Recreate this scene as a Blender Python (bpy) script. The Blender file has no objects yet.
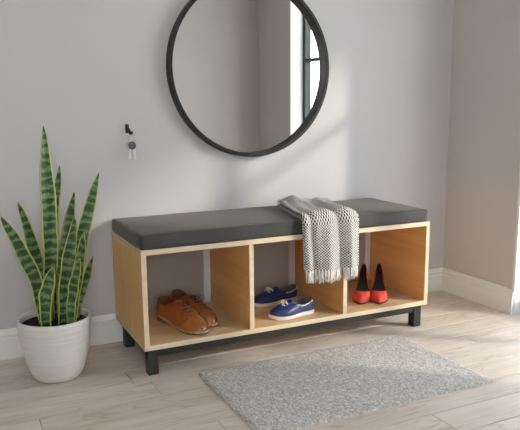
import bpy, bmesh, math, random
from mathutils import Vector, Matrix, Quaternion
random.seed(7)
C = bpy.context.scene.collection
PI = math.pi

# ------------------------------------------------------------------ helpers
def link(o, parent=None):
    C.objects.link(o)
    if parent is not None:
        o.parent = parent
    return o

def obj(name, verts, faces, mat, parent=None, smooth=False, loc=None, uvs=None, mats=None, fmat=None):
    me = bpy.data.meshes.new(name)
    me.from_pydata([tuple(v) for v in verts], [], faces)
    if uvs:
        ul = me.uv_layers.new(name='UVMap')
        for lp in me.loops:
            ul.data[lp.index].uv = uvs[lp.vertex_index]
    for m in ([mat] if mats is None else mats):
        me.materials.append(m)
    for i, p in enumerate(me.polygons):
        p.use_smooth = smooth
        if fmat:
            p.material_index = fmat[i]
    me.update()
    o = bpy.data.objects.new(name, me)
    if loc:
        o.location = loc
    return link(o, parent)

def obj_bm(name, bm, mat, parent=None, smooth=False, loc=None):
    me = bpy.data.meshes.new(name)
    bmesh.ops.recalc_face_normals(bm, faces=bm.faces)
    bm.to_mesh(me); bm.free()
    me.materials.append(mat)
    for p in me.polygons:
        p.use_smooth = smooth
    o = bpy.data.objects.new(name, me)
    if loc:
        o.location = loc
    return link(o, parent)

def bm_box(bm, a, b, bev=0.0, seg=2):
    x0, y0, z0 = a; x1, y1, z1 = b
    vs = [bm.verts.new(p) for p in [(x0,y0,z0),(x1,y0,z0),(x1,y1,z0),(x0,y1,z0),(x0,y0,z1),(x1,y0,z1),(x1,y1,z1),(x0,y1,z1)]]
    fs = [bm.faces.new([vs[i] for i in f]) for f in [(0,3,2,1),(4,5,6,7),(0,1,5,4),(1,2,6,5),(2,3,7,6),(3,0,4,7)]]
    if bev > 0:
        es = list({e for f in fs for e in f.edges})
        bmesh.ops.bevel(bm, geom=es, offset=bev, segments=seg, affect='EDGES', profile=0.5)

def box(name, a, b, mat, parent=None, bev=0.0, seg=2, smooth=False):
    bm = bmesh.new(); bm_box(bm, a, b, bev, seg)
    return obj_bm(name, bm, mat, parent, smooth)

def empty(name, loc, label=None, cat=None, group=None, rz=0.0, kind=None):
    o = bpy.data.objects.new(name, None)
    o.location = loc; o.rotation_euler = (0, 0, rz)
    o.empty_display_size = 0.05
    link(o); tag(o, label, cat, group, kind)
    return o

def tag(o, label=None, cat=None, group=None, kind=None):
    if label: o['label'] = label
    if cat: o['category'] = cat
    if group: o['group'] = group
    if kind: o['kind'] = kind
    return o

def tube_data(pts, rad, n=8, closed=False, flat=1.0):
    pts = [Vector(p) for p in pts]
    N = len(pts); V = []; F = []
    up = Vector((0, 0, 1))
    for i, p in enumerate(pts):
        if closed:
            t = pts[(i+1) % N] - pts[i-1]
        else:
            t = pts[min(i+1, N-1)] - pts[max(i-1, 0)]
        t.normalize()
        a = t.cross(up)
        if a.length < 1e-3:
            a = t.cross(Vector((1, 0, 0)))
        a.normalize(); b = a.cross(t)
        r = rad[i] if isinstance(rad, (list, tuple)) else rad
        for k in range(n):
            th = 2*PI*k/n
            V.append(p + a*(r*math.cos(th)) + b*(r*flat*math.sin(th)))
    M = N if closed else N-1
    for i in range(M):
        for k in range(n):
            j = (i+1) % N
            F.append((i*n+k, i*n+(k+1) % n, j*n+(k+1) % n, j*n+k))
    if not closed:
        F.append(tuple(range(n))[::-1]); F.append(tuple((N-1)*n+k for k in range(n)))
    return V, F

def tube(name, pts, rad, mat, parent=None, n=8, closed=False, flat=1.0):
    V, F = tube_data(pts, rad, n, closed, flat)
    return obj(name, V, F, mat, parent, True)

def multi_tube(name, lists, mat, parent=None, n=6):
    V = []; F = []
    for pts, rad, closed in lists:
        v, f = tube_data(pts, rad, n, closed)
        o = len(V); V += v; F += [tuple(i+o for i in q) for q in f]
    return obj(name, V, F, mat, parent, True)

def lathe(name, prof, mat, parent=None, n=64, close=False):
    V = []; F = []
    for r, z in prof:
        for k in range(n):
            V.append((r*math.cos(2*PI*k/n), r*math.sin(2*PI*k/n), z))
    M = len(prof)
    for i in range(M if close else M-1):
        j = (i+1) % M
        for k in range(n):
            F.append((i*n+k, i*n+(k+1) % n, j*n+(k+1) % n, j*n+k))
    if not close:
        F.append(tuple(range(n))[::-1]); F.append(tuple((M-1)*n+k for k in range(n)))
    return obj(name, V, F, mat, parent, True)

def itp(tab, x):
    if x <= tab[0][0]: return tab[0][1]
    for (a, va), (b, vb) in zip(tab, tab[1:]):
        if x <= b:
            t = (x-a)/(b-a)
            return va + (vb-va)*t
    return tab[-1][1]

def sm(t):
    t = max(0., min(1., t)); return t*t*(3-2*t)

# ------------------------------------------------------------------ materials
class NT:
    def __init__(s, name):
        s.m = bpy.data.materials.new(name); s.m.use_nodes = True
        s.t = s.m.node_tree; s.t.nodes.clear()
        s.out = s.t.nodes.new('ShaderNodeOutputMaterial')
        s.b = s.t.nodes.new('ShaderNodeBsdfPrincipled')
        s.t.links.new(s.b.outputs[0], s.out.inputs[0])
    def n(s, ty, **kw):
        x = s.t.nodes.new(ty)
        for k, v in kw.items():
            if k.startswith('i_'):
                x.inputs[k[2:].replace('_', ' ')].default_value = v
            else:
                setattr(x, k, v)
        return x
    def l(s, a, b): s.t.links.new(a, b)
    def math(s, op, a, b=None, c=None):
        x = s.t.nodes.new('ShaderNodeMath'); x.operation = op
        for i, v in enumerate((a, b, c)):
            if v is None: continue
            if isinstance(v, (int, float)): x.inputs[i].default_value = v
            else: s.l(v, x.inputs[i])
        return x.outputs[0]
    def ramp(s, fac, stops, interp='LINEAR'):
        r = s.t.nodes.new('ShaderNodeValToRGB'); r.color_ramp.interpolation = interp
        e = r.color_ramp.elements
        while len(e) < len(stops): e.new(0.5)
        for el, (p, c) in zip(e, stops):
            el.position = p; el.color = (*c, 1)
        s.l(fac, r.inputs[0]); return r.outputs[0]
    def noise(s, vec, scale=5, detail=4, rough=.5, dist=0):
        x = s.n('ShaderNodeTexNoise'); x.inputs['Scale'].default_value = scale
        x.inputs['Detail'].default_value = detail; x.inputs['Roughness'].default_value = rough
        x.inputs['Distortion'].default_value = dist
        if vec is not None: s.l(vec, x.inputs['Vector'])
        return x.outputs[0]
    def mapping(s, vec, scale=(1, 1, 1), loc=(0, 0, 0), rot=(0, 0, 0)):
        x = s.n('ShaderNodeMapping'); x.inputs['Scale'].default_value = scale
        x.inputs['Location'].default_value = loc; x.inputs['Rotation'].default_value = rot
        s.l(vec, x.inputs['Vector']); return x.outputs[0]
    def obj(s): return s.n('ShaderNodeTexCoord').outputs['Object']
    def bump(s, h, strength=.3, dist=.01):
        x = s.n('ShaderNodeBump'); x.inputs['Strength'].default_value = strength
        x.inputs['Distance'].default_value = dist
        s.l(h, x.inputs['Height']); s.l(x.outputs[0], s.b.inputs['Normal'])
    def mix(s, fac, a, b, mode='MIX'):
        x = s.n('ShaderNodeMix', data_type='RGBA', blend_type=mode)
        for i, v in ((0, fac), (6, a), (7, b)):
            if isinstance(v, (int, float)): x.inputs[i].default_value = v
            elif isinstance(v, tuple): x.inputs[i].default_value = (*v, 1) if len(v) == 3 else v
            else: s.l(v, x.inputs[i])
        return x.outputs[2]

def plain(name, col, rough=.6, metal=0, bump=None, spec=.5, var=.0, vscale=6):
    s = NT(name); s.b.inputs['Roughness'].default_value = rough
    s.b.inputs['Metallic'].default_value = metal
    s.b.inputs['Specular IOR Level'].default_value = spec
    c = s.obj()
    lo = tuple(v*(1-var) for v in col); hi = tuple(min(1, v*(1+var)) for v in col)
    s.l(s.ramp(s.noise(c, vscale, 3), [(.3, lo), (.7, hi)]), s.b.inputs['Base Color'])
    if bump: s.bump(s.noise(c, bump[0], 3), bump[1], bump[2])
    return s.m

def wood(name, dark, mid, light, axis=0, rough=.5, scale=1.0):
    s = NT(name); s.b.inputs['Roughness'].default_value = rough
    c = s.obj()
    sc = [26*scale]*3; sc[axis] = 1.6*scale
    v = s.mapping(c, tuple(sc))
    n1 = s.noise(v, 1.0, 5, .6, .6)
    sc2 = [130*scale]*3; sc2[axis] = 3.*scale
    n2 = s.noise(s.mapping(c, tuple(sc2)), 1.0, 3, .6, .2)
    f = s.math('ADD', s.math('MULTIPLY', n1, .7), s.math('MULTIPLY', n2, .3))
    s.l(s.ramp(f, [(.34, dark), (.5, mid), (.66, light)]), s.b.inputs['Base Color'])
    s.bump(n2, .08, .002)
    return s.m

M = {}
M['wall'] = plain('painted_wall', (.558, .543, .552), .85, bump=(180, .05, .002), var=.015, vscale=3)
M['wall_warm'] = plain('painted_side_wall', (.58, .54, .515), .85, bump=(180, .05, .002), var=.015, vscale=3)
M['ceiling'] = plain('ceiling_paint', (.88, .87, .85), .9, bump=(150, .04, .002))
M['trim'] = plain('trim_paint', (.80, .79, .77), .45, bump=(60, .02, .002), var=.01)
M['black_frame'] = plain('black_door_frame', (.018, .018, .02), .4, bump=(90, .03, .001))
M['mirror_frame'] = plain('mirror_black_metal', (.013, .012, .011), .45, spec=.35, bump=(120, .03, .001), var=.1)
M['mirror_glass'] = plain('mirror_silvering', (.86, .87, .87), .0, metal=1)
M['bench_leg'] = plain('black_stained_leg', (.030, .028, .026), .55, spec=.35, bump=(100, .06, .001), var=.15)
M['ply_x'] = wood('birch_long_grain', (.58, .39, .21), (.67, .475, .275), (.74, .55, .345), 0, .45)
M['ply_y'] = wood('birch_depth_grain', (.69, .36, .13), (.77, .42, .16), (.83, .485, .205), 1, .42, .8)
M['ply_z'] = wood('birch_upright_grain', (.70, .39, .125), (.77, .45, .16), (.83, .51, .205), 2, .45)
M['ply_edge'] = wood('pale_birch_edge', (.68, .53, .36), (.74, .59, .42), (.80, .66, .49), 0, .45)
M['added_back_panel'] = plain('grey_added_back', (.37, .33, .30), .8, bump=(100, .05, .001), var=.04)
M['pale_strip'] = plain('pale_grey_strip', (.66, .66, .67), .8, bump=(100, .05, .001), var=.02)
M['terrace'] = plain('pale_terrace', (.62, .62, .63), .8, bump=(30, .2, .004), var=.05)

def cushion_mat():
    s = NT('charcoal_upholstery'); s.b.inputs['Roughness'].default_value = .75
    c = s.obj()
    f = s.noise(c, 420, 2, .6)
    s.l(s.ramp(f, [(.35, (.040, .038, .038)), (.65, (.062, .060, .059))]), s.b.inputs['Base Color'])
    s.b.inputs["Sheen Weight"].default_value = .22
    s.b.inputs['Sheen Roughness'].default_value = .4
    s.b.inputs['Sheen Tint'].default_value = (.95, .88, .82, 1)
    w1 = s.n('ShaderNodeTexWave'); w1.inputs['Scale'].default_value = 240
    s.l(c, w1.inputs['Vector'])
    s.bump(s.math('ADD', f, s.math('MULTIPLY', s.noise(c, 12, 2), 1.5)), .25, .002)
    return s.m
M['cushion'] = cushion_mat()

def floor_mat():
    s = NT('pale_oak_planks'); s.b.inputs['Roughness'].default_value = .42
    at = s.n('ShaderNodeAttribute'); at.attribute_name = 'plank'
    c = s.obj()
    comb = s.n('ShaderNodeCombineXYZ'); 
    off = s.math('MULTIPLY', at.outputs['Fac'], 37.0)
    s.l(off, comb.inputs[0]); s.l(s.math('MULTIPLY', at.outputs['Fac'], 91.0), comb.inputs[2])
    add = s.n('ShaderNodeVectorMath', operation='ADD'); s.l(c, add.inputs[0]); s.l(comb.outputs[0], add.inputs[1])
    v = add.outputs[0]
    n1 = s.noise(s.mapping(v, (1.6, 14, 5)), 1, 5, .6, 1.4)
    n2 = s.noise(s.mapping(v, (5, 120, 20)), 1, 4, .65, .3)
    n3 = s.noise(s.mapping(v, (1.2, 9, 3)), 1, 2, .5, 2.5)
    ring = s.math('ABSOLUTE', s.math('SUBTRACT', s.math('FRACT', s.math('MULTIPLY', n3, 5.0)), .5))
    f = s.math('ADD', s.math('MULTIPLY', n1, .65), s.math('MULTIPLY', n2, .35))
    col = s.ramp(f, [(.30, (.58, .485, .405)), (.5, (.71, .62, .54)), (.68, (.78, .705, .635))])
    vein = s.ramp(ring, [(.0, (.72, .66, .60)), (.07, (.95, .94, .93)), (.14, (1, 1, 1))])
    col = s.mix(.75, col, vein, 'MULTIPLY')
    tone = s.ramp(at.outputs['Fac'], [(0, (.9, .89, .88)), (1, (1.0, 1.0, 1.0))])
    col = s.mix(1., col, tone, 'MULTIPLY')
    s.l(col, s.b.inputs['Base Color'])
    s.l(s.math('ADD', .34, s.math('MULTIPLY', n2, .22)), s.b.inputs['Roughness'])
    s.bump(n2, .12, .002)
    return s.m
M['floor'] = floor_mat()
M['floor_gap'] = plain('dark_plank_joint', (.12, .095, .08), .9)

def rug_mat():
    s = NT('grey_woven_rug'); s.b.inputs['Roughness'].default_value = .95
    s.b.inputs['Specular IOR Level'].default_value = .1
    c = s.obj()
    v = s.mapping(c, (200, 125, 100))
    vo = s.n('ShaderNodeTexVoronoi'); vo.inputs['Scale'].default_value = 1
    vo.inputs['Randomness'].default_value = .55
    s.l(v, vo.inputs['Vector'])
    n = s.noise(c, 200, 3, .7)
    sep = s.n('ShaderNodeSeparateColor'); s.l(vo.outputs['Color'], sep.inputs[0])
    f = s.math('ADD', s.math('MULTIPLY', sep.outputs[0], .5), s.math('MULTIPLY', n, .5))
    col = s.ramp(f, [(.2, (.44, .42, .395)), (.5, (.63, .605, .57)), (.78, (.84, .81, .77))])
    edge = s.ramp(vo.outputs['Distance'], [(.25, (1, 1, 1)), (.85, (.60, .60, .60))])
    s.l(s.mix(.85, col, edge, 'MULTIPLY'), s.b.inputs['Base Color'])
    h = s.math('SUBTRACT', 1.0, vo.outputs['Distance'])
    s.bump(s.math('ADD', h, s.math('MULTIPLY', n, .4)), .55, .003)
    return s.m
M['rug'] = rug_mat()

def weave_mat():
    s = NT('black_and_cream_weave'); s.b.inputs['Roughness'].default_value = .9
    s.b.inputs['Specular IOR Level'].default_value = .15
    uv = s.n('ShaderNodeTexCoord').outputs['UV']
    sp = s.n('ShaderNodeSeparateXYZ'); s.l(uv, sp.inputs[0])
    k = 2*PI/.0100
    a = s.math('SINE', s.math('MULTIPLY', s.math('ADD', sp.outputs[0], sp.outputs[1]), k))
    b = s.math('SINE', s.math('MULTIPLY', s.math('SUBTRACT', sp.outputs[0], sp.outputs[1]), k))
    f = s.math('MULTIPLY', s.math('ADD', s.math('MULTIPLY', s.math('ADD', a, b), .25), .5), 1.0)
    n = s.noise(s.n('ShaderNodeTexCoord').outputs['Object'], 300, 3, .6)
    f2 = s.math('ADD', f, s.math('MULTIPLY', s.math('SUBTRACT', n, .5), .55))
    col = s.ramp(f2, [(.27, (.045, .045, .046)), (.45, (.33, .322, .31)), (.60, (.74, .72, .68))])
    s.l(col, s.b.inputs['Base Color'])
    s.bump(f2, .6, .003)
    return s.m
M['weave'] = weave_mat()
M['fringe'] = plain('cream_fringe_yarn', (.74, .715, .67), .95, bump=(500, .6, .002), var=.25, vscale=120, spec=.1)

def leaf_mat():
    s = NT('banded_snake_plant_leaf'); s.b.inputs['Roughness'].default_value = .38
    tc = s.n('ShaderNodeTexCoord'); uv = tc.outputs['UV']
    sp = s.n('ShaderNodeSeparateXYZ'); s.l(uv, sp.inputs[0])
    c = tc.outputs['Object']
    n = s.noise(s.mapping(c, (60, 60, 14)), 1, 3, .6)
    nb = s.noise(s.mapping(c, (30, 30, 60)), 1, 3, .6)
    w = s.math('SINE', s.math('ADD', s.math('MULTIPLY', sp.outputs[1], 2*PI/.030), s.math('MULTIPLY', nb, 9.0)))
    w = s.math('ADD', s.math('MULTIPLY', w, .5), .5)
    band = s.ramp(w, [(.2, (.013, .044, .012)), (.55, (.042, .10, .028)), (.85, (.125, .205, .075))])
    d = s.math('ABSOLUTE', s.math('SUBTRACT', sp.outputs[0], .5))
    d = s.math('ADD', d, s.math('MULTIPLY', s.math('SUBTRACT', n, .5), .06))
    m = s.ramp(d, [(.405, (0, 0, 0)), (.44, (1, 1, 1))])
    col = s.mix(m, band, (.42, .46, .09))
    s.l(col, s.b.inputs['Base Color'])
    s.bump(n, .15, .002)
    return s.m
M['leaf'] = leaf_mat()

def pot_mat():
    s = NT('white_ribbed_ceramic'); s.b.inputs['Roughness'].default_value = .5
    c = s.obj()
    n = s.noise(s.mapping(c, (5, 5, 190)), 1, 3, .6)
    s.l(s.ramp(n, [(.3, (.66, .64, .62)), (.7, (.75, .73, .71))]), s.b.inputs['Base Color'])
    s.bump(n, .35, .003)
    return s.m
M['pot'] = pot_mat()
M['soil'] = plain('dark_potting_soil', (.022, .016, .012), .95, bump=(90, 1., .01), var=.5, vscale=90)

def leather(name, a, b, rough, sc=14, bumps=(220, .25, .001)):
    s = NT(name); s.b.inputs['Roughness'].default_value = rough
    c = s.obj()
    s.l(s.ramp(s.noise(c, sc, 4, .6), [(.3, a), (.7, b)]), s.b.inputs['Base Color'])
    s.bump(s.noise(c, bumps[0], 3), bumps[1], bumps[2])
    return s.m
M['tan'] = leather('tan_leather', (.20, .060, .018), (.42, .155, .052), .33)
M['tan_in'] = leather('tan_lining', (.16, .07, .03), (.22, .10, .045), .6)
M['tan_sole'] = plain('tan_stacked_sole', (.16, .085, .045), .6, var=.2, vscale=60)
M['tan_welt'] = plain('tan_welt', (.48, .31, .19), .6, var=.15, vscale=80)
M['tan_lace'] = plain('dark_lace', (.03, .028, .03), .8)
M['tan_stitch'] = plain('dark_brown_seam', (.10, .045, .02), .7)
M['navy'] = leather('navy_leather', (.012, .02, .095), (.025, .042, .17), .4)
M['navy_in'] = plain('grey_lining', (.15, .15, .19), .75, var=.1)
M['white_rubber'] = plain('white_rubber_sole', (.72, .70, .68), .55, var=.03)
M['white_lace'] = plain('white_rawhide_lace', (.75, .73, .70), .7)
M['red'] = leather('red_suede', (.60, .045, .035), (.74, .085, .06), .7, bumps=(400, .4, .001))
M['black_in'] = plain('black_lining', (.012, .012, .013), .55)
M['black_sole'] = plain('black_sole', (.02, .018, .018), .5)
M['key_metal'] = plain('key_nickel', (.80, .77, .68), .35, metal=.6)
M['ring_metal'] = plain('key_ring_steel', (.6, .6, .6), .25, metal=1)
M['fob'] = leather('dark_grey_fob', (.06, .06, .062), (.10, .10, .105), .5)
M['hook'] = plain('black_hook', (.012, .012, .013), .4)

def glass_mat():
    m = bpy.data.materials.new('clear_pane'); m.use_nodes = True
    t = m.node_tree; t.nodes.clear()
    o = t.nodes.new('ShaderNodeOutputMaterial'); mx = t.nodes.new('ShaderNodeMixShader')
    tr = t.nodes.new('ShaderNodeBsdfTransparent'); gl = t.nodes.new('ShaderNodeBsdfGlossy')
    gl.inputs['Roughness'].default_value = .02
    tr.inputs['Color'].default_value = (.96, .98, .97, 1)
    mx.inputs[0].default_value = .06
    t.links.new(tr.outputs[0], mx.inputs[1])
    t.links.new(gl.outputs[0], mx.inputs[2]); t.links.new(mx.outputs[0], o.inputs[0])
    return m
M['glass'] = glass_mat()

# ------------------------------------------------------------------ setting
XR, XL, YF, ZC = 1.6455, -2.5, -4.6, 2.6      # right wall, left wall, front wall, ceiling
TH = .0925                                     # wall thickness at the door
YD0, YD1, ZD = -.466, -1.61, 2.15               # door opening
YJ, XJ = -2.12, .78                            # wall return in the front right corner

def struct(o):
    o['kind'] = 'structure'; return o

# floor planks (one surface, every plank a slab with its own grain)
def build_floor():
    W = .125; V = []; F = []; at = []; fm = []
    rows = {}
    seam0 = -.447
    joints = {0: [.008], 1: [1.252, -.371], 3: [.10], 5: [.687]}   # row k spans seam0-k*W .. seam0-(k+1)*W
    x_lo, x_hi = XL-.02, XR
    k = -4
    while True:
        y1 = seam0-k*W; y0 = y1-W
        if y1 < YF: break
        if y0 < 0:
            js = set(joints.get(k, []))
            if not js:
                js.add(random.uniform(-.9, 1.4) if k not in (-1, -2, -3, 2, 4) else {-1: 1.45, -2: -.62, -3: .75, 2: .98, 4: -.35}[k])
            base = sorted(js)
            x = base[0]
            while x > x_lo: x -= 1.5; base.append(x)
            x = max(js)
            while x < x_hi: x += 1.5; base.append(x)
            base = sorted(b for b in base if x_lo < b < x_hi)
            xs = [x_lo]+base+[x_hi]
            yy1 = min(y1, 0.0)
            for a, b in zip(xs, xs[1:]):
                g = .0007; r = random.random(); o = len(V)
                bv = .0011
                for (xx, yv, zz) in ((a+g, y0+g, -.003), (b-g, y0+g, -.003), (b-g, yy1-g, -.003), (a+g, yy1-g, -.003),
                                     (a+g+bv, y0+g+bv, 0), (b-g-bv, y0+g+bv, 0), (b-g-bv, yy1-g-bv, 0), (a+g+bv, yy1-g-bv, 0)):
                    V.append((xx, yv, zz))
                F += [(o+4, o+5, o+6, o+7), (o, o+1, o+5, o+4), (o+1, o+2, o+6, o+5), (o+2, o+3, o+7, o+6), (o+3, o, o+4, o+7)]
                at += [r]*5; fm += [0]*5
        k += 1
    o = len(V)
    for z in (-.003, -.06):
        V += [(x_lo, YF, z), (x_hi, YF, z), (x_hi, 0, z), (x_lo, 0, z)]
    F += [(o, o+1, o+2, o+3), (o+7, o+6, o+5, o+4), (o, o+4, o+5, o+1), (o+1, o+5, o+6, o+2), (o+2, o+6, o+7, o+3), (o+3, o+7, o+4, o)]
    at += [0]*6; fm += [1]*6
    ob = obj('floor', V, F, None, mats=[M['floor'], M['floor_gap']], fmat=fm)
    a = ob.data.attributes.new('plank', 'FLOAT', 'FACE')
    a.data.foreach_set('value', at)
    return struct(ob)
build_floor()

def wall_panels(name, boxes, mat):
    bm = bmesh.new()
    for a, b in boxes: bm_box(bm, a, b)
    return struct(obj_bm(name, bm, mat))

wall_panels('wall_back', [((XL-.15, 0, -.06), (XR+TH, .15, ZC))], M['wall'])
wall_panels('wall_right', [((XR, YD0, -.06), (XR+TH, 0, ZC)),
                           ((XR, YD1, ZD), (XR+TH, YD0, ZC)),
                           ((XR, YJ, -.06), (XR+TH, YD1, ZC))], M['wall_warm'])
wall_panels('wall_return', [((XJ, YF, 0), (XR+TH, YJ, ZC))], M['wall_warm'])
# front wall; unseen window added behind the camera to let in fill daylight
wall_panels('wall_left', [((XL-.15, YF, -.06), (XL, 0, ZC))], M['wall'])
wf0, wf1 = -1.7, -.3
wall_panels('wall_front', [((XL-.15, YF-.15, -.06), (wf0, YF, ZC)), ((wf1, YF-.15, -.06), (XR+TH, YF, ZC)),
                           ((wf0, YF-.15, -.06), (wf1, YF, .3)), ((wf0, YF-.15, 2.4), (wf1, YF, ZC))], M['wall'])
wall_panels('ceiling', [((XL-.15, YF-.15, ZC), (XR+TH, .15, ZC+.12))], M['ceiling'])

def window_unit(name, a, b, axis, nx):
    """a,b: opposite corners of the opening plane; axis: 'x' wall normal along x, 'y' along y"""
    e = empty(name, a, None, None, kind='structure')
    bm = bmesh.new(); gm = bmesh.new(); t = .05
    (x0, y0, z0), (x1, y1, z1) = a, b
    def bx(bmm, u0, u1, w0, w1, d0, d1):
        if axis == 'x': bm_box(bmm, (d0, u0, w0), (d1, u1, w1))
        else: bm_box(bmm, (u0, d0, w0), (u1, d1, w1))
    if axis == 'x': U0, U1, D = y0, y1, x0
    else: U0, U1, D = x0, x1, y0
    bx(bm, U0, U1, z0, z0+t, D, D+.05); bx(bm, U0, U1, z1-t, z1, D, D+.05)
    for i in range(nx+1):
        u = U0+(U1-U0-t)*i/nx
        bx(bm, u, u+t, z0+t, z1-t, D, D+.05)
    bx(gm, U0+t, U1-t, z0+t, z1-t, D+.02, D+.026)
    f = obj_bm('window_frame', bm, M['black_frame']); f.parent = e; f.matrix_parent_inverse = Matrix.Translation(-Vector(a))
    g = obj_bm('pane', gm, M['glass']); g.parent = e; g.matrix_parent_inverse = Matrix.Translation(-Vector(a))
window_unit('fill_window_1', (wf0, YF-.10, .3), (wf1, YF-.10, 2.4), 'y', 3)

# baseboards: profiled
BB = .112
def baseboard(name, p0, p1, nrm, m0=0, m1=0):
    prof = [(0, 0), (.016, 0), (.016, .078), (.0125, .082), (.0125, .086), (.0145, .089), (.0145, .094), (.008, .102), (.006, .109), (.004, BB), (0, BB)]
    V = []; F = []
    d = (Vector(p1)-Vector(p0)).normalized(); nv = Vector(nrm)
    for end, (p, s) in enumerate(((p0, m0), (p1, m1))):
        for o_, z in prof:
            q = Vector(p)+nv*o_+d*(s*o_)
            V.append((q.x, q.y, z))
    n = len(prof)
    for i in range(n-1):
        F.append((i, i+1, n+i+1, n+i))
    F += [tuple(range(n))[::-1], tuple(range(n, 2*n))]
    return struct(obj(name, V, F, M['trim']))
baseboard('baseboard_back', (XL, 0, 0), (XR, 0, 0), (0, -1, 0), 0, -1)
baseboard('baseboard_right', (XR, 0, 0), (XR, YD0-.001, 0), (-1, 0, 0), 1, 0)
baseboard('baseboard_front', (XR, YD1, 0), (XR, YJ, 0), (-1, 0, 0), 0, 0)
baseboard('baseboard_left', (XL, YF, 0), (XL, 0, 0), (1, 0, 0), 0, 0)

# white jamb lining of the door opening
bm = bmesh.new()
bm_box(bm, (XR-.004, YD0-.001, 0), (XR+TH, YD0+.012, ZD+.012))
bm_box(bm, (XR-.004, YD1-.012, 0), (XR+TH, YD1+.001, ZD+.012))
bm_box(bm, (XR-.004, YD1, ZD), (XR+TH, YD0, ZD+.012))
struct(obj_bm('trim_1', bm, M['trim']))
struct(box('trim_2', (XR, YD1, -.06), (XR+TH+.05, YD0, .002), M['trim']))

# black glazed double door
XD = XR+TH
door = empty('door_1', (XD, (YD0+YD1)/2, 0), kind='structure')
def dloc(bmx):
    bmesh.ops.translate(bmx, vec=(-XD, -(YD0+YD1)/2, 0), verts=bmx.verts); return bmx
ymid = -1.035
for (ya, yb) in ((YD1-.02, ymid), (ymid, YD0+.02)):
    bm = bmesh.new()
    inner0 = ya+(.052 if ya < -1.5 else .03); inner1 = yb-(.03 if yb < -1 else .05)
    bm_box(bm, (XD, ya, .003), (XD+.045, inner0, ZD+.02)); bm_box(bm, (XD, inner1, .003), (XD+.045, yb, ZD+.02))
    bm_box(bm, (XD, inner0, .003), (XD+.045, inner1, .09)); bm_box(bm, (XD, inner0, ZD-.06), (XD+.045, inner1, ZD+.02))
    fr = obj_bm('door_leaf', dloc(bm), M['black_frame'], door)
    for z in (.64, 1.215, 1.79):
        bm = bmesh.new(); bm_box(bm, (XD+.008, inner0, z-.011), (XD+.036, inner1, z+.011))
        obj_bm('glazing_bar', dloc(bm), M['black_frame'], fr)
    bm = bmesh.new(); bm_box(bm, (XD+.02, inner0, .09), (XD+.026, inner1, ZD-.06))
    obj_bm('pane', dloc(bm), M['glass'], fr)

# outside: terrace slab, and an unseen canopy added to cut off the high sun
struct(box('terrace_ground', (XR+TH+.05, -7, -.12), (XR+9, 3, -.02), M['terrace']))
bm = bmesh.new(); bm_box(bm, (XD+.35, -3.3, 2.4), (XD+1.713, -.6, 2.46))
for q in ((XD+.40, -.70), (XD+1.66, -.70), (XD+.40, -3.2), (XD+1.66, -3.2)):
    bm_box(bm, (q[0]-.03, q[1]-.03, -.02), (q[0]+.03, q[1]+.03, 2.4))
struct(obj_bm('sun_blocker_canopy', bm, M['black_frame']))
WORLD, SUN, EXPO = 7.5, 2.7, 0.14
LEAVES=[
 ([(-0.288, -0.24, 0.198), (-0.262, -0.24, 0.44), (-0.259, -0.24, 0.644), (-0.257, -0.24, 0.853)],0.049),
 ([(-0.261, -0.21, 0.193), (-0.254, -0.207, 0.398), (-0.236, -0.203, 0.553), (-0.205, -0.2, 0.721)],0.036),
 ([(-0.221, -0.26, 0.201), (-0.183, -0.253, 0.365), (-0.142, -0.247, 0.527), (-0.084, -0.24, 0.694)],0.046),
 ([(-0.233, -0.23, 0.202), (-0.222, -0.227, 0.364), (-0.193, -0.223, 0.507), (-0.168, -0.22, 0.629)],0.039),
 ([(-0.284, -0.24, 0.205), (-0.294, -0.233, 0.339), (-0.316, -0.227, 0.478), (-0.35, -0.22, 0.607)],0.039),
 ([(-0.304, -0.27, 0.216), (-0.316, -0.273, 0.333), (-0.361, -0.277, 0.464), (-0.413, -0.28, 0.577)],0.042),
 ([(-0.301, -0.315, 0.215), (-0.299, -0.317, 0.291), (-0.287, -0.318, 0.341), (-0.267, -0.32, 0.403)],0.042),
 ([(-0.243, -0.29, 0.199), (-0.23, -0.29, 0.309), (-0.209, -0.29, 0.427), (-0.182, -0.29, 0.557)],0.046),
 ([(-0.215, -0.3, 0.205), (-0.195, -0.3, 0.307), (-0.177, -0.3, 0.402), (-0.157, -0.3, 0.503)],0.035),
 ([(-0.196, -0.25, 0.198), (-0.17, -0.243, 0.272), (-0.148, -0.237, 0.332), (-0.119, -0.23, 0.403)],0.029),
 ([(-0.252, -0.22, 0.201), (-0.246, -0.217, 0.275), (-0.24, -0.213, 0.363), (-0.23, -0.21, 0.456)],0.029),
 ([(-0.224, -0.315, 0.203), (-0.213, -0.318, 0.28), (-0.2, -0.322, 0.348), (-0.18, -0.325, 0.421)],0.031),
]
# ------------------------------------------------------------------ bench
BW, BD, BG, BL, BH, PT = 1.204, .4067, .0114, .0932, .3504, .018
YFR, YBK, ZT = -BG-BD, -BG, BL+BH
bench = empty('storage_bench', (BW/2, (YFR+YBK)/2, 0),
              'pale birch open bench with three shoe cubbies on black legs', 'bench')
bo = Vector(bench.location)
def bpart(name, a, b, mat, bev=.0012, parent=None):
    o = box(name, Vector(a)-bo, Vector(b)-bo, mat, parent or bench, bev, 1)
    if mat.name.startswith('birch'):          # the cut front edges are pale
        o.data.materials.append(M['ply_edge'])
        for p in o.data.polygons:
            if p.normal.y < -.5: p.material_index = 1
    return o
bpart('top_panel', (0, YFR, ZT-PT), (BW, YBK, ZT), M['ply_x'])
bpart('bottom_panel', (0, YFR, BL), (BW, YBK, BL+PT), M['ply_x'])
bpart('side_panel', (0, YFR, BL+PT), (PT, YBK, ZT-PT), M['ply_z'])
bpart('side_panel', (BW-PT, YFR, BL+PT), (BW, YBK, ZT-PT), M['ply_y'])
DIV = [.394, .792]
for x in DIV:
    bpart('divider', (x, YFR+.001, BL+PT), (x+PT, YBK, ZT-PT), M['ply_y'])
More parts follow.
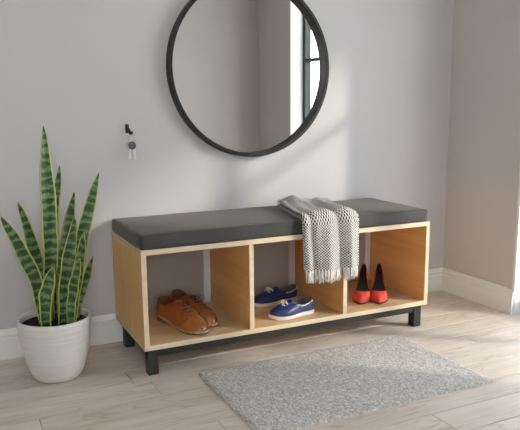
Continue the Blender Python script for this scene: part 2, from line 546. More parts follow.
cub = [(PT, DIV[0]), (DIV[0]+PT, DIV[1]), (DIV[1]+PT, BW-PT)]
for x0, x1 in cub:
    bpart('added_back_panel', (x0, YBK-.006, BL+PT), (x1, YBK, ZT-PT), M['added_back_panel'], .0005)  # invented grey backing that closes the open cubby
    bpart('back_strip', (x1-.028, YBK-.018, BL+PT), (x1, YBK-.006, ZT-PT), M['pale_strip'], .001)  # invented upright strip, coloured paler than the backing, no known bench part
LG = .037
for lx in (.013, BW-.021-LG):
    for ly in (YFR+.012, YBK-.012-LG-.035):
        bpart('leg', (lx, ly, 0), (lx+LG, ly+LG, BL), M['bench_leg'], .0015)
bpart('rail', (.013+LG, YFR+.016, BL-.030), (BW-.021-LG, YFR+.040, BL), M['bench_leg'])
bpart('rail', (.013+LG, YBK-.012-LG-.02, BL-.030), (BW-.021-LG, YBK-.012-LG+.004, BL), M['bench_leg'])
for lx in (.013+.006, BW-.021-LG+.006):
    bpart('rail', (lx, YFR+.012+LG, BL-.030), (lx+.025, YBK-.012-LG-.035, BL), M['bench_leg'])

# ------------------------------------------------------------------ cushion
CT = .050
def build_cushion():
    x0, x1, y0, y1 = .000, BW-.004, YFR+.003, YBK+.002
    bm = bmesh.new()
    nx, ny, nz = 60, 22, 6
    cx, cy = (x0+x1)/2, (y0+y1)/2; hx, hy, hz = (x1-x0)/2, (y1-y0)/2, CT/2
    bmesh.ops.create_cube(bm, size=2)
    bm.verts.ensure_lookup_table()
    bm.free()
    V = []; F = []; idx = {}
    def vid(i, j, k):
        if (i, j, k) in idx: return idx[(i, j, k)]
        def co(i, n, h, r):
            # denser samples near the edges
            t = -1+2*i/n
            return t
        r = .016
        def pos(t, h):
            # cosine spacing near the ends
            return h*math.sin(t*PI/2)*.35+h*t*.65
        p = Vector((pos(co(i, nx, hx, r), hx), pos(co(j, ny, hy, r), hy), hz*(-1+2*k/nz)))
        q = Vector((max(-hx+r, min(hx-r, p.x)), max(-hy+r, min(hy-r, p.y)), max(-hz+r*.75, min(hz-r*.75, p.z))))
        d = p-q
        if d.length > 1e-9:
            dn = d.normalized()
            ln = min(d.length, r*(.75 if abs(dn.z) > .6 else 1))
            p = q+dn*ln
        if k == nz:
            u = abs(p.x)/hx; v = abs(p.y)/hy
            p.z += .0022*(1-u**6)*(1-v**4) + .0006*math.sin(p.x*21+p.y*9)
        if k == 0: p.z = -hz
        idx[(i, j, k)] = len(V); V.append(p); return idx[(i, j, k)]
    for i in range(nx):
        for j in range(ny):
            F.append((vid(i, j, nz), vid(i+1, j, nz), vid(i+1, j+1, nz), vid(i, j+1, nz)))
            F.append((vid(i, j+1, 0), vid(i+1, j+1, 0), vid(i+1, j, 0), vid(i, j, 0)))
    for i in range(nx):
        for k in range(nz):
            F.append((vid(i, 0, k), vid(i+1, 0, k), vid(i+1, 0, k+1), vid(i, 0, k+1)))
            F.append((vid(i+1, ny, k), vid(i, ny, k), vid(i, ny, k+1), vid(i+1, ny, k+1)))
    for j in range(ny):
        for k in range(nz):
            F.append((vid(0, j+1, k), vid(0, j, k), vid(0, j, k+1), vid(0, j+1, k+1)))
            F.append((vid(nx, j, k), vid(nx, j+1, k), vid(nx, j+1, k+1), vid(nx, j, k+1)))
    o = obj('seat_cushion', V, F, M['cushion'], None, True, loc=(cx, cy, ZT+hz+.0003))
    tag(o, 'long charcoal grey seat cushion on top of the birch bench', 'cushion')
build_cushion()
ZCU = ZT+CT+.001

# ------------------------------------------------------------------ throw
def build_throw():
    root = empty('throw_blanket', (.74, -.25, ZCU), 'grey and cream woven throw with fringe draped over the cushion front', 'blanket')
    ro = Vector(root.location)
    yF = YFR+.003-.010          # plane of the hanging part
    hang = .172
    R = .020
    top_len = .335
    def path(s):
        """s from 0 (far end on the cushion) to total; returns y, z, down"""
        y0 = yF+R+top_len
        if s < top_len: return y0-s, ZCU+.006, 0.
        a = (s-top_len)/R
        if a < PI/2:
            return yF+R-R*math.sin(a), ZCU+.006-R+R*math.cos(a), a/(PI/2)
        d = s-top_len-R*PI/2
        return yF, ZCU+.006-R-d, 1.+d
    total = top_len+R*PI/2+hang
    def gap(u, s):
        return .004+.003*math.sin(u*7+s*9)
    def surf(u, s, layer):
        """u in 0..1 across"""
        y, z, dn = path(s)
        t = s/total
        tt = min(1, s/top_len)
        # lateral placement: shears to the right towards the far end
        xl = .603+.078*(1-tt)**1.1
        w = .236-.010*math.sin(tt*PI)
        x = xl+w*u
        if dn > 1: x = xl+.006*(dn-1)/hang*1.0+w*u*(1-.02*(dn-1)/hang)
        h = .0
        # folds run along the length
        f1 = math.exp(-((u-.13-.08*(t-.6))/.05)**2); f2 = math.exp(-((u-.60-.14*(t-.6))/.06)**2); r1 = math.exp(-((u-.80)/.07)**2); r0 = math.exp(-((u-.36-.1*(t-.6))/.14)**2)+.7*math.exp(-((u-.03)/.04)**2)
        amp = .25+.75*sm((s-top_len*.5)/(total-top_len*.5))
        h = amp*(.014+.014*r0+.017*r1-.016*f1-.017*f2)+.005
        h += .0018*math.sin(u*26+s*8)+.0012*math.sin(s*40+u*5)
        # rumpled far end
        b = math.exp(-((s-.05)/.07)**2)
        h += .016*b*math.exp(-((u-.30)/.30)**2)
        sidefall = math.exp(-((1-u)/.05)**2)+math.exp(-((u)/.05)**2)
        h *= (1-.5*min(1, sidefall))
        th = .0 if layer == 0 else .007+gap(u, s)
        if layer == 0: h = h*.55
        h = max(h, .0008)+th
        a = min(1., max(0., dn))
        if dn >= 1: return Vector((x, y-h, z))
        ang = a*PI/2
        return Vector((x, y-h*math.sin(ang), z+h*math.cos(ang)))
    NU, NS = 74, 110
    V = []; UV = []; F = []
    # cross-section: lower layer left->right, fold, upper layer right->left
    sect = [(i/NU, 0) for i in range(NU+1)]+[(1.0, 2), (1.0, 3)]+[(1-i/NU, 1) for i in range(NU+1)]
    n = len(sect)
    for k in range(NS+1):
        s = total*k/NS
        acc = 0; prev = None
        for (u, ly) in sect:
            if ly == 0: p = surf(u, s, 0)
            elif ly == 1: p = surf(u, s, 1)
            else:
                a = surf(1, s, 0); b = surf(1, s, 1); p = a.lerp(b, .25 if ly == 2 else .75)+Vector((.004, 0, 0))
            if ly == 1 and k < 4: p.y -= .006*(1-k/4)
            if prev is not None: acc += (p-prev).length
            prev = p
            V.append(p-ro); UV.append((u*.236 + (0 if ly == 0 else .003), s))
    for k in range(NS):
        for i in range(n-1):
            F.append((k*n+i, k*n+i+1, (k+1)*n+i+1, (k+1)*n+i))
    cl = obj('blanket_cloth', V, F, M['weave'], root, True, uvs=UV)
    so = cl.modifiers.new('thick', 'SOLIDIFY'); so.thickness = .0035; so.offset = 0
    # fringe tassels under both hems
    rnd = random.Random(3)
    NT_ = 46
    for i in range(NT_):
        u = (i+.5)/NT_
        p = surf(u, total, 1)+Vector((0, .003 if i % 2 else 0, 0))
        ln = .046+rnd.uniform(-.006, .006)
        strands = []
        for j in range(3):
            dx = rnd.uniform(-.0022, .0022); bend = rnd.uniform(-.003, .003)
            pts = [p+Vector((dx*.3, 0, .003)), p+Vector((dx+bend*.4, -.001, -ln*.35)), p+Vector((dx+bend, rnd.uniform(-.002, .001), -ln*.7)), p+Vector((dx*1.4+bend*.6, rnd.uniform(-.003, .001), -ln+rnd.uniform(0, .005)))]
            strands.append(([q-ro for q in pts], [.0023, .0024, .0021, .0012], False))
        multi_tube('tassel', strands, M['fringe'], root, 5)
build_throw()

# ------------------------------------------------------------------ rug
def build_rug():
    x0, x1, y0, y1 = .170, 1.027, -.978, -.4718
    cx, cy = (x0+x1)/2, (y0+y1)/2
    nx, ny = 150, 90; V = []; F = []
    rnd = random.Random(5)
    zt = .0085
    for j in range(ny+1):
        for i in range(nx+1):
            x = x0+(x1-x0)*i/nx; y = y0+(y1-y0)*j/ny
            e = min(i, nx-i, j, ny-j)
            z = zt+rnd.uniform(-.0008, .0008)
            if e == 0: z = .0008
            elif e == 1: z = zt-.0022
            jx = .0012*math.sin(y*90)+rnd.uniform(-.0007, .0007) if i in (0, nx) else 0
            jy = .0012*math.sin(x*80)+rnd.uniform(-.0007, .0007) if j in (0, ny) else 0
            if e == 1:
                jx += {1: -.0035, nx-1: .0035}.get(i, 0); jy += {1: -.0035, ny-1: .0035}.get(j, 0)
            V.append((x-cx+jx, y-cy+jy, z))
    for j in range(ny):
        for i in range(nx):
            a = j*(nx+1)+i; F.append((a, a+1, a+nx+2, a+nx+1))
    o = obj('rug', V, F, M['rug'], None, True, loc=(cx, cy, .0))
    tag(o, 'rectangular grey textured woven rug lying on the floor before the bench', 'rug')
build_rug()

# ------------------------------------------------------------------ mirror
def build_mirror():
    mx, mz, R = .5985, 1.0615, .355
    root = empty('round_mirror', (mx, 0, mz), 'large round mirror with a thin black frame on the wall', 'mirror')
    root.rotation_euler = (PI/2, 0, 0)     # local z points out of the wall (-y)
    fd = .036; fw = .0155
    prof = [(R-fw, .0006), (R-fw, fd-.002), (R-fw+.002, fd), (R-.002, fd), (R, fd-.002), (R, .0006)]
    lathe('mirror_frame', prof, M['mirror_frame'], root, 160, True)
    for p in root.children[0].data.polygons: p.use_smooth = False
    n = 160; V = [(0, 0, .007)]; F = []
    for k in range(n): V.append(((R-fw-.0005)*math.cos(2*PI*k/n), (R-fw-.0005)*math.sin(2*PI*k/n), .007))
    for k in range(n): V.append(((R-fw-.0005)*math.cos(2*PI*k/n), (R-fw-.0005)*math.sin(2*PI*k/n), .002))
    F = [(0, 1+k, 1+(k+1) % n) for k in range(n)]+[(1+k, 1+n+k, 1+n+(k+1) % n, 1+(k+1) % n) for k in range(n)]+[tuple(1+n+k for k in range(n))[::-1]]
    obj('mirror_glass', V, F, M['mirror_glass'], root)
build_mirror()

# ------------------------------------------------------------------ hook and keys
def build_hook():
    root = empty('wall_hook', (.081, 0, .828), 'small black wall hook left of the round mirror', 'hook')
    bm = bmesh.new(); bm_box(bm, (-.007, -.007, -.014), (.007, -.0003, .020), .003, 3)
    obj_bm('hook_plate', bm, M['hook'], root, True)
    tube('hook_arm', [(0, -.005, .006), (.002, -.014, .002), (.004, -.022, -.008), (.006, -.027, -.016), (.008, -.032, -.014), (.009, -.035, -.008)],
         [.0055, .0052, .005, .005, .0052, .0055], M['hook'], root, 12)
build_hook()
def build_keys():
    px, pz = .0905, .8125
    root = empty('key_set', (px, -.030, pz), 'two silver keys with a round dark grey fob hanging from the hook', 'keys')
    tube('key_ring', [(.0*1+.012*math.sin(a)*1.0, .002*math.sin(a), -.014+.0155*math.cos(a)) for a in [2*PI*i/36 for i in range(36)]], .0007, M['ring_metal'], root, 6, True)
    # round fob
    n = 32; V = []; F = []
    R = .0148
    cz = -.044
    for (r, y) in ((.0, -.004), (R-.003, -.004), (R, -.0025), (R, .0015), (R-.002, .003), (0, .003)):
        for k in range(n):
            V.append((r*math.cos(2*PI*k/n), y, cz+r*math.sin(2*PI*k/n)))
    for i in range(5):
        for k in range(n): F.append((i*n+k, i*n+(k+1) % n, (i+1)*n+(k+1) % n, (i+1)*n+k))
    obj('fob', V, F, M['fob'], root, True)
    def key(ang, dx, dy, scale):
        c, s_ = math.cos(ang), math.sin(ang)
        # outline of a key hanging down
        out = [(-.0045, -.012), (-.0065, -.018), (-.0055, -.024), (-.0026, -.027), (-.0026, -.050), (0, -.053), (.0024, -.050), (.0038, -.047), (.0024, -.045), (.0040, -.041), (.0024, -.039), (.0036, -.035), (.0024, -.033), (.0026, -.027), (.0055, -.024), (.0065, -.018), (.0045, -.012)]
        V = []; m = len(out)
        for y in (-.001, .001):
            for x, z in out:
                x *= scale; z = z*scale-.012
                V.append((x*c-z*s_*0+dx+(-z)*s_, y+dy, z*c))
        F = [tuple(range(m)), tuple(range(m, 2*m))[::-1]]+[(i, m+i, m+(i+1) % m, (i+1) % m) for i in range(m)]
        obj('key', V, F, M['key_metal'], root)
    key(-.05, -.0045, .006, 1.62); key(.09, .003, .009, 1.68)
build_keys()

# ------------------------------------------------------------------ plant
def build_plant():
    px, py = -.266, -.262
    root = empty('potted_snake_plant', (px, py, 0), 'tall snake plant with yellow-edged leaves in a round white pot', 'potted plant')
    H = .216
    prof = [(.066, 0), (.0725, .003), (.0825, .014), (.0940, .038), (.1035, .070), (.1110, .105), (.1160, .140), (.1195, .175), (.1205, .205), (.1205, H-.003), (.1185, H), (.1150, H), (.1125, H-.004), (.111, .19), (.105, .17), (.001, .168)]
    V = []; lathe('pot', prof, M['pot'], root, 96)
    # soil mound
    n = 48; rings = 12; V = []; F = []; rnd = random.Random(2)
    for r in range(rings+1):
        for k in range(n):
            rr = .1115*r/rings
            z = .192+.004*(1-(r/rings)**2)+(rnd.uniform(-.003, .003) if r < rings else 0)
            V.append((rr*math.cos(2*PI*k/n), rr*math.sin(2*PI*k/n), z))
    for r in range(rings):
        for k in range(n): F.append((r*n+k, r*n+(k+1) % n, (r+1)*n+(k+1) % n, (r+1)*n+k))
    obj('soil', V, F, M['soil'], root, True)
    cam = Vector((-.5718, -2.5325, .908))
    for li, (pts, wid) in enumerate(LEAVES):
        P = [Vector(p)-Vector((px, py, 0)) for p in pts]
        P[0].z = min(P[0].z, .196)
        low = P[0]+(P[0]-P[1])*.06; low.z = .188; P[0] = low
        def bez(t):     # Catmull-like cubic through the four points
            t3 = t*3; i = min(2, int(t3)); f = t3-i
            a = P[max(i-1, 0)]; b = P[i]; c = P[i+1]; d = P[min(i+2, 3)]
            return .5*((2*b)+(c-a)*f+(2*a-5*b+4*c-d)*f*f+(3*b-a-3*c+d)*f**3)
        NSg, NC = 40, 8; V = []; UV = []; F = []; L = 0; prev = None
        yaw = rnd.uniform(-.5, .5)
        twist = rnd.uniform(-.5, .5)
        wt = [(0, .62), (.12, .74), (.3, .92), (.5, 1.0), (.65, .95), (.78, .74), (.88, .47), (.95, .22), (1, .02)]
        for k in range(NSg+1):
            t = k/NSg; p = bez(t)
            tg = (bez(min(1, t+.01))-bez(max(0, t-.01))).normalized()
            if prev is not None: L += (p-prev).length
            prev = p
            an = yaw+twist*(t-.4)
            face = Vector((math.sin(an)*1-.12, -math.cos(an), 0))
            side = tg.cross(face).normalized(); nn = side.cross(tg).normalized()
            w = wid*1.05*itp(wt, t)/max(.8, math.cos(an))
            for c in range(NC+1):
                u = c/NC-.5
                curl = -.35*w*(abs(u)*2)**2*.5*(1-.4*t)
                wob = .0016*math.sin(t*19+li*2+ (2 if u > 0 else 0))*abs(u)*2
                V.append(p+side*(u*w+ (wob if u > 0 else -wob)*.8)-nn*curl); UV.append((c/NC, L+li*.013))
        for k in range(NSg):
            for c in range(NC):
                a = k*(NC+1)+c; F.append((a, a+1, a+NC+2, a+NC+1))
        o = obj('leaf', V, F, M['leaf'], root, True, uvs=UV)
        so = o.modifiers.new('thick', 'SOLIDIFY'); so.thickness = .0025; so.offset = 0
build_plant()

# ------------------------------------------------------------------ shoes
class Shoe:
    """A shoe last lofted from the sole outline (theta 0 = heel, pi = toe) to the collar opening."""
    def __init__(s, L, wtab, W, ztab, col, toe_h, side_k=.55, curve=0.0, vamp_drop=.018, N=64):
        s.L, s.wtab, s.W, s.ztab, s.col, s.toe_h, s.side_k, s.curve, s.vd, s.N = L, wtab, W, ztab, col, toe_h, side_k, curve, vamp_drop, N
    def cx(s, f): return s.curve*math.sin(PI*max(0, f-.25)/1.0)
    def outline(s, th, grow=0.0):
        f = (1-math.cos(th))/2
        y = itp(s.wtab, f)*s.W
        sg = 1 if math.sin(th) >= 0 else -1
        x = f*s.L
        if abs(math.sin(th)) < 1e-6: y = 0
        p = Vector((x, sg*y+s.cx(f), itp(s.ztab, f)))
        if grow:
            d = Vector((-math.cos(th)*1.0, math.sin(th), 0)); d.normalize(); p = p+d*grow
        return p
    def collar(s, th):
        xa, xb, wt, zt = s.col
        f = (1-math.cos(th))/2
        sg = 1 if math.sin(th) >= 0 else -1
        y = itp(wt, f)
        if abs(math.sin(th)) < 1e-6: y = 0
        x = xa+(xb-xa)*f
        return Vector((x, sg*y+s.cx(x/s.L), itp(zt, f)))
    def surf(s, th, t, inset=0.0, lift=0.0):
        S = s.outline(th); Cc = s.collar(th)
        if inset:
            d = Vector((-math.cos(th), math.sin(th), 0)).normalized()
            S = S-d*inset
        fr = max(0., -math.cos(th))**1.5    # 1 at the toe
        H = Cc.z-S.z
        up = s.side_k*H*(1-fr)+s.toe_h*fr
        P1 = S+Vector((0, 0, up))
        dn = (.30*H)*(1-fr)+s.vd*fr
        P2 = Cc+Vector(((S.x-Cc.x)*(.22+.26*fr), (S.y-Cc.y)*(.35+.1*fr), -dn))
        if inset:
            d = Vector((-math.cos(th), math.sin(th), 0)).normalized()
            P1 = P1-d*inset-Vector((0, 0, inset*fr*1.4)); P2 = P2-d*inset*.8-Vector((0, 0, inset*fr*1.2))
        q = 1-t
        p = S*q**3+P1*(3*q*q*t)+P2*(3*q*t*t)+Cc*t**3
        if lift:
            e = 1e-3
            a = s.surf(th+e, t)-s.surf(th-e, t); b = s.surf(th, min(1, t+e))-s.surf(th, max(0, t-e))
            nn = b.cross(a)
            if nn.length > 1e-12:
                nn.normalize()
                ctr = Vector((p.x*.9+.02, s.cx(p.x/s.L), 0))
                if nn.dot(p-ctr) < 0: nn = -nn
                p = p+nn*lift
        return p
    def loft(s, inset=0.0, rows=14, cap_top=False, trange=(0, 1)):
        V = []; F = []; N = s.N
        for r in range(rows+1):
            t = trange[0]+(trange[1]-trange[0])*r/rows
            for k in range(N):
                V.append(s.surf(2*PI*(k+.0001)/N, t, inset))
        for r in range(rows):
            for k in range(N):
                F.append((r*N+k, r*N+(k+1) % N, (r+1)*N+(k+1) % N, (r+1)*N+k))
        return V, F
    def slab(s, z_off_top, z_bot, grow, grow_b=None, frange=(0, 1)):
        """closed slab following the outline; z_bot is a function of f or number below ztab"""
        V = []; F = []; N = s.N
        ths = [2*PI*(k+.0001)/N for k in range(N)]
        def clampx(p):
            lo, hi = frange[0]*s.L, frange[1]*s.L
            p.x = max(lo if frange[0] > 0 else -1, min(hi if frange[1] < 1 else 9, p.x)); return p
        for (g, which) in ((grow*.6, 0), (grow, 1), (grow, 2), ((grow_b if grow_b is not None else grow*.6), 3)):
            for th in ths:
                p = s.outline(th, g); f = max(0, min(1, p.x/s.L)); p = clampx(p)
                top = itp(s.ztab, f)+z_off_top; bot = z_bot(f)
                if bot > top-.001: bot = top-.001
                p.z = {0: top, 1: top-.0008, 2: bot+.0008, 3: bot}[which]
                V.append(p)
        for r in range(3):
            for k in range(N):
                F.append((r*N+k, r*N+(k+1) % N, (r+1)*N+(k+1) % N, (r+1)*N+k))
        # caps made of cross strips so that they stay shaped
        for r in (0, 3):
            for k in range(1, N//2):
                a, b = k-1, N-k
                q = (r*N+a, r*N+k, r*N+(N-k-1) % N, r*N+(N-k) % N)
                if len(set(q)) == 4: F.append(q)
        return V, F

WT = [(0, 0), (.008, .30), (.03, .50), (.08, .68), (.16, .77), (.3, .76), (.42, .78), (.55, .90), (.68, 1.0), (.78, .98), (.87, .86), (.93, .70), (.97, .50), (.99, .30), (1, 0)]

def derby(name, loc, rz, label, mirror=1):
    root = empty(name, loc, label, 'shoe', 'tan leather lace-up shoes', rz)
    L = .285
    zt = [(0, .020), (.25, .019), (.40, .014), (.55, .009), (.8, .009), (1, .014)]
    cw = [(0, 0), (.02, .012), (.08, .021), (.25, .028), (.5, .029), (.75, .023), (.9, .016), (.97, .010), (1, 0)]
    cz = [(0, .086), (.12, .082), (.35, .068), (.55, .067), (.8, .082), (1, .087)]
    s = Shoe(L, WT,   .043, zt, (.008, .124, cw, cz), .034, .55, .008*mirror, .016)
    V, F = s.loft(); up = obj('upper', V, F, M['tan'], root, True)
    V, F = s.loft(.0028); obj('lining', V, F, M['tan_in'], root, True)
    V, F = s.slab(.0035, lambda f: itp(zt, f)-.001, -.002); obj('insole', V, F, M['tan_in'], root, True)
    V, F = s.slab(.0015, lambda f: itp(zt, f)-.004, .0056); obj('welt', V, F, M['tan_welt'], root)
    sb = [(0, .012), (.28, .011), (.4, .008), (.5, .003), (.6, 0), (.85, 0), (1, .005)]
    V, F = s.slab(-.003, lambda f: itp(sb, f), .0038); so = obj('sole', V, F, M['tan_sole'], root)
    V, F = s.slab(-.008, lambda f: 0, .0035, frange=(0, .27)); obj('heel', V, F, M['tan_sole'], so)
    # facings (eyelet flaps): two strips on the vamp beside the lacing gap
    def find(t, y):      # angle near the toe line whose surface point has |y - centre| = y
        best = None
        for i in range(200):
            th = PI-i*.012
            p = s.surf(th, t); d = abs((p.y-s.cx(p.x/L))-y)
            if best is None or d < best[0]: best = (d, th)
        return best[1]
    def strip(t0, t1, y0, y1, lift, sg, rows=14, cols=6):
        V = []; F = []
        for r in range(rows+1):
            t = t0+(t1-t0)*r/rows
            for c in range(cols+1):
                y = y0+(y1-y0)*c/cols
                # rounded lower end
                rr = max(0, 1-r/4); yy = y if rr == 0 else y0+(y-y0)*(1-.5*rr*rr)
                th = find(t, yy); th = th if sg > 0 else 2*PI-th
                V.append(s.surf(th, t, 0, lift))
        for r in range(rows):
            for c in range(cols):
                a = r*(cols+1)+c; F.append((a, a+1, a+cols+2, a+cols+1))
        return V, F
    for sg in (1, -1):
        V, F = strip(.52, .995, .0045, .021, .0018, sg)
        o = obj('lace_flap', V, F, M['tan'], root, True)
        m = o.modifiers.new('t', 'SOLIDIFY'); m.thickness = .0022; m.offset = 0
        # seam of the quarter running from the flap down to the sole
        pts = []
        for i in range(16):
            a = i/15; t = .56-.50*a
            th0 = find(.56, .019); th1 = PI*.60
            th = th0+(th1-th0)*sm(a)
            th = th if sg > 0 else 2*PI-th
            pts.append(s.surf(th, t, 0, .0006))
        tube('quarter_seam', pts, .0012, M['tan_stitch'], root, 6)
    # tongue
    V = []; F = []
    for r in range(13):
        a = r/12; x = .128+.055*(1-a)-.012*a*a; z = .088*a+.060*(1-a)+.012*math.sin(a*PI)*.6+.004*a
        for c in range(7):
            u = c/6*2-1; V.append((x, u*(.012+.006*a)+s.cx(x/L), z-.004*u*u))
    for r in range(12):
        for c in range(6):
            a = r*7+c; F.append((a, a+1, a+8, a+7))
    o = obj('tongue', V, F, M['tan'], root, True); m = o.modifiers.new('t', 'SOLIDIFY'); m.thickness = .003
    # laces
    ls = []
    for t in (.62, .72, .82, .92):
        a = find(t, .011); p = s.surf(a, t, 0, .0036); q = s.surf(2*PI-a, t, 0, .0036); mid = (p+q)/2+Vector((.0, 0, .003))
        ls.append(([p+Vector((0, 0, -.003)), p, mid, q, q+Vector((0, 0, -.003))], .0014, False))
    c0 = s.surf(PI, .90, 0, .007)
    for sg in (1, -1):
        ls.append(([c0, c0+Vector((.006, sg*.012, .006)), c0+Vector((.012, sg*.024, .001)), c0+Vector((.016, sg*.018, -.003)), c0+Vector((.006, sg*.006, 0)), c0], .0013, False))
        ls.append(([c0, c0+Vector((.016, sg*.006, .001)), c0+Vector((.030, sg*.012, -.008)), c0+Vector((.036, sg*.019, -.016))], .0012, False))
    multi_tube('laces', ls, M['tan_lace'], o, 6)
    return root

def boat(name, loc, rz, label, mirror=1, L=.225):
    root = empty(name, loc, label, 'shoe', 'navy boat shoes', rz)
    zt = [(0, .011), (.3, .011), (.6, .010), (.85, .011), (1, .015)]
    cw = [(0, 0), (.02, .010), (.08, .019), (.25, .026), (.5, .028), (.75, .025), (.9, .018), (.97, .011), (1, 0)]
    cz = [(0, .057), (.1, .054), (.35, .044), (.6, .043), (.85, .050), (1, .054)]
    s = Shoe(L, WT, .039, zt, (.004, .112, cw, cz), .021, .55, .007*mirror, .008)
    V, F = s.loft(); obj('upper', V, F, M['navy'], root, True)
    V, F = s.loft(.0026); obj('lining', V, F, M['navy_in'], root, True)
    V, F = s.slab(.0035, lambda f: itp(zt, f)-.001, -.002); obj('insole', V, F, M['navy_in'], root, True)
    V, F = s.slab(.0015, lambda f: [(0), (0)][0] if f < .9 else .004*(f-.9)*10, .0036, .0030); obj('sole', V, F, M['white_rubber'], root)
    # raised apron seam round the toe
    pts = []
    for i in range(41):
        a = i/40; th = PI*(.55+.9*a); e = 1-abs(2*a-1)
        pts.append(s.surf(th, .80-.22*sm(e*1.6), 0, .0006))
    tube('apron_seam', pts, .0016, M['navy'], root, 6)
    # apron top tongue
    V = []; F = []
    for r in range(9):
        a = r/8; x = .112+.03*(1-a)-.012*a; z = .050*(1-a)+.062*a
        for c in range(7):
            u = c/6*2-1; V.append((x, u*.019+s.cx(x/L), z-.006*u*u))
    for r in range(8):
        for c in range(6):
            a = r*7+c; F.append((a, a+1, a+8, a+7))
    o = obj('tongue', V, F, M['navy'], root, True); m = o.modifiers.new('t', 'SOLIDIFY'); m.thickness = .0028
    # side lace running round the collar
    for sg in (1, -1):
        pts = []
        for i in range(24):
            th = PI*(.10+.44*i/23); th = th if sg > 0 else 2*PI-th
            pts.append(s.surf(th, .80+.03*math.sin(i*1.4), 0, .0016))
        for a, b in ((0, 8), (10, 23)):
            tube('side_lace', pts[a:b+1], .0023, M['white_lace'], root, 6)
    ls = []
    c0 = s.surf(PI, .90, 0, .006)
    for dx in (0, .014):
        b = c0+Vector((dx, 0, -dx*.35))
        ls.append(([b+Vector((0, .016, -.007)), b+Vector((.001, .008, .0)), b+Vector((0, 0, .002)), b+Vector((-.001, -.008, 0)), b+Vector((0, -.016, -.007))], .0024, False))
    for sg in (1, -1):
        ls.append(([c0, c0+Vector((.004, sg*.012, .005)), c0+Vector((.008, sg*.022, .001)), c0+Vector((.012, sg*.014, 0)), c0+Vector((.004, sg*.004, .001))],   .0023, False))
        ls.append(([c0, c0+Vector((.014, sg*.006, 0)), c0+Vector((.024, sg*.014, -.007))],   .0023, False))
    multi_tube('laces', ls, M['white_lace'], o, 6)
    return root

WP = [(0, 0), (.008, .20), (.03, .34), (.08, .48), (.16, .56), (.3, .56), (.42, .62), (.55, .82), (.66, .97), (.72, 1.0), (.80, .88), (.88, .62), (.94, .38), (.98, .18), (1, 0)]
def pump(name, loc, rz, label, mirror=1):
    root = empty(name, loc, label, 'shoe', 'red high heel pumps', rz)
    L = .205; HH = .078
    zt = [(0, HH+.004), (.08, HH+.003), (.18, HH-.002), (.30, HH*.78), (.42, HH*.50), (.54, HH*.22), (.64, .008), (.72, .004), (.9, .004), (1, .006)]
    def smooth_tab(tab):
        out = []
        for i in range(41):
            f = i/40; v = sum(itp(tab, max(0, min(1, f+d)))for d in (-.05, -.025, 0, .025, .05))/5
            out.append((f, v))
        return out
    zt = smooth_tab(zt)
    cw = [(0, 0), (.015, .004), (.06, .0075), (.18, .011), (.4, .016), (.6, .022), (.8, .029), (.92, .028), (.98, .014), (1, 0)]
    cz = [(0, HH+.046), (.08, HH+.042), (.25, HH+.024), (.45, HH*.55+.024), (.65, HH*.2+.030), (.85, .036), (1, .038)]
    s = Shoe(L, WP, .037, zt, (.004, .143, cw, smooth_tab(cz)), .028, .5, .004*mirror, .004)
    V, F = s.loft(); obj('upper', V, F, M['red'], root, True)
    V, F = s.loft(.0022); obj('lining', V, F, M['black_in'], root, True)
    V, F = s.slab(.003, lambda f: itp(zt, f)-.001, -.0015); obj('insole', V, F, M['black_in'], root, True)
    V, F = s.slab(.0008, lambda f: itp(zt, f)-.0035 if f < .66 else 0, .0012); obj('sole', V, F, M['black_sole'], root, True)
    # stiletto heel
    V = []; F = []; n = 20; rings = 12
    for r in range(rings+1):
        a = r/rings; z = (HH+.001)*(1-a)
        k = 1-a
        rx = .006+.021*k**3.0; ry = .0055+.017*k**3.0
        xc = .012+.016*k**3
        for i in range(n):
            th = 2*PI*i/n; x_ = xc+rx*math.cos(th)-.002*k; V.append((x_, ry*math.sin(th)+s.cx(.05), min(z, itp(zt, max(0, x_/L))-.003)))
    for r in range(rings):
        for i in range(n): F.append((r*n+i, r*n+(i+1) % n, (r+1)*n+(i+1) % n, (r+1)*n+i))
    F += [tuple(range(n))[::-1], tuple(rings*n+i for i in range(n))]
    obj('heel', V, F, M['red'], root, True)
    return root

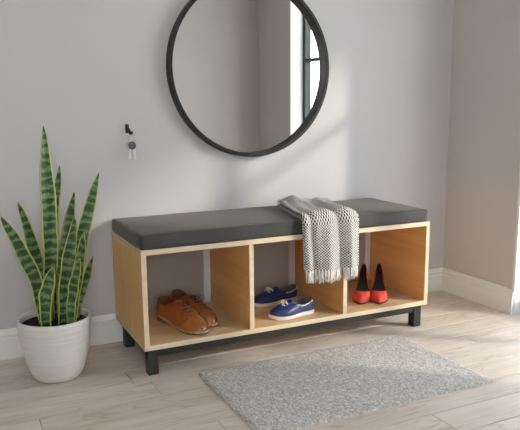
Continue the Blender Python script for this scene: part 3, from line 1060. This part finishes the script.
ZS = BL+PT+.0004
def place(fn, name, heel, toe, label, mirror, **kw):
    a = math.atan2(toe[1]-heel[1], toe[0]-heel[0])
    return fn(name, (heel[0], heel[1], ZS), a, label, mirror, **kw)
place(derby, 'derby_shoe', (.150, -.125), (.216, -.398), 'tan leather lace-up shoe on the left, nearer the shelf front edge', 1)
place(derby, 'derby_shoe', (.226, -.060), (.292, -.333), 'tan leather lace-up shoe at the right, set further back beside its mate', -1)
place(boat, 'boat_shoe', (.706, -.322), (.520, -.335), 'navy boat shoe in front of its mate in the middle cubby', 1, L=.192)
place(boat, 'boat_shoe', (.742, -.125), (.507, -.170), 'navy boat shoe behind its mate, toe hidden by the left divider', -1, L=.225)
place(pump, 'high_heel_shoe', (1.050, -.180), (.916, -.345), 'red pointed high heel pump on the left of its pair', 1)
place(pump, 'high_heel_shoe', (1.110, -.205), (1.000, -.370), 'red pointed high heel pump on the right of its pair', -1)

# ------------------------------------------------------------------ light
w = bpy.data.worlds.new('sky'); bpy.context.scene.world = w; w.use_nodes = True
nt = w.node_tree; nt.nodes.clear()
out = nt.nodes.new('ShaderNodeOutputWorld'); bg = nt.nodes.new('ShaderNodeBackground')
tc = nt.nodes.new('ShaderNodeTexCoord'); sp = nt.nodes.new('ShaderNodeSeparateXYZ'); rp = nt.nodes.new('ShaderNodeValToRGB')
nt.links.new(tc.outputs['Generated'], sp.inputs[0]); nt.links.new(sp.outputs[2], rp.inputs[0])
e = rp.color_ramp.elements
e[0].position = 0.0; e[0].color = (1.0, .985, .965, 1); e[1].position = .6; e[1].color = (.84, .89, 1.0, 1)
nt.links.new(rp.outputs[0], bg.inputs[0]); bg.inputs[1].default_value = WORLD
nt.links.new(bg.outputs[0], out.inputs[0])

sd = bpy.data.lights.new('sun', 'SUN'); sd.energy = SUN; sd.angle = math.radians(3.2); sd.color = (1.0, .90, .78)
so = bpy.data.objects.new('sun', sd); C.objects.link(so)
dirv = Vector((-.56, .46, -.306)).normalized()
so.rotation_euler = dirv.to_track_quat('-Z', 'Y').to_euler(); so.location = (5, -4, 4)

# ------------------------------------------------------------------ camera
cd = bpy.data.cameras.new('camera'); co = bpy.data.objects.new('camera', cd); C.objects.link(co)
Fv = Vector((0.4233734803489392, 0.887152432956781, -0.1836176920563224))
Rv = Vector((0.9016611915506196, -0.4323314893104914, -0.009827461630005656))
Uv = Vector((0.08810216676531399, 0.16140026037598726, 0.9829486070806652))
mt = Matrix((Rv, Uv, -Fv)).transposed().to_4x4(); mt.translation = Vector((-0.5718, -2.53247, 0.90805))
co.matrix_world = mt
cd.sensor_width = 36; cd.lens = 668.0435/520*36; cd.shift_y = 16.494/520
cd.clip_start = .05
bpy.context.scene.camera = co
vs = bpy.context.scene.view_settings
vs.view_transform = 'Standard'; vs.look = 'None'; vs.gamma = 1; vs.exposure = EXPO; vs.use_curve_mapping = False
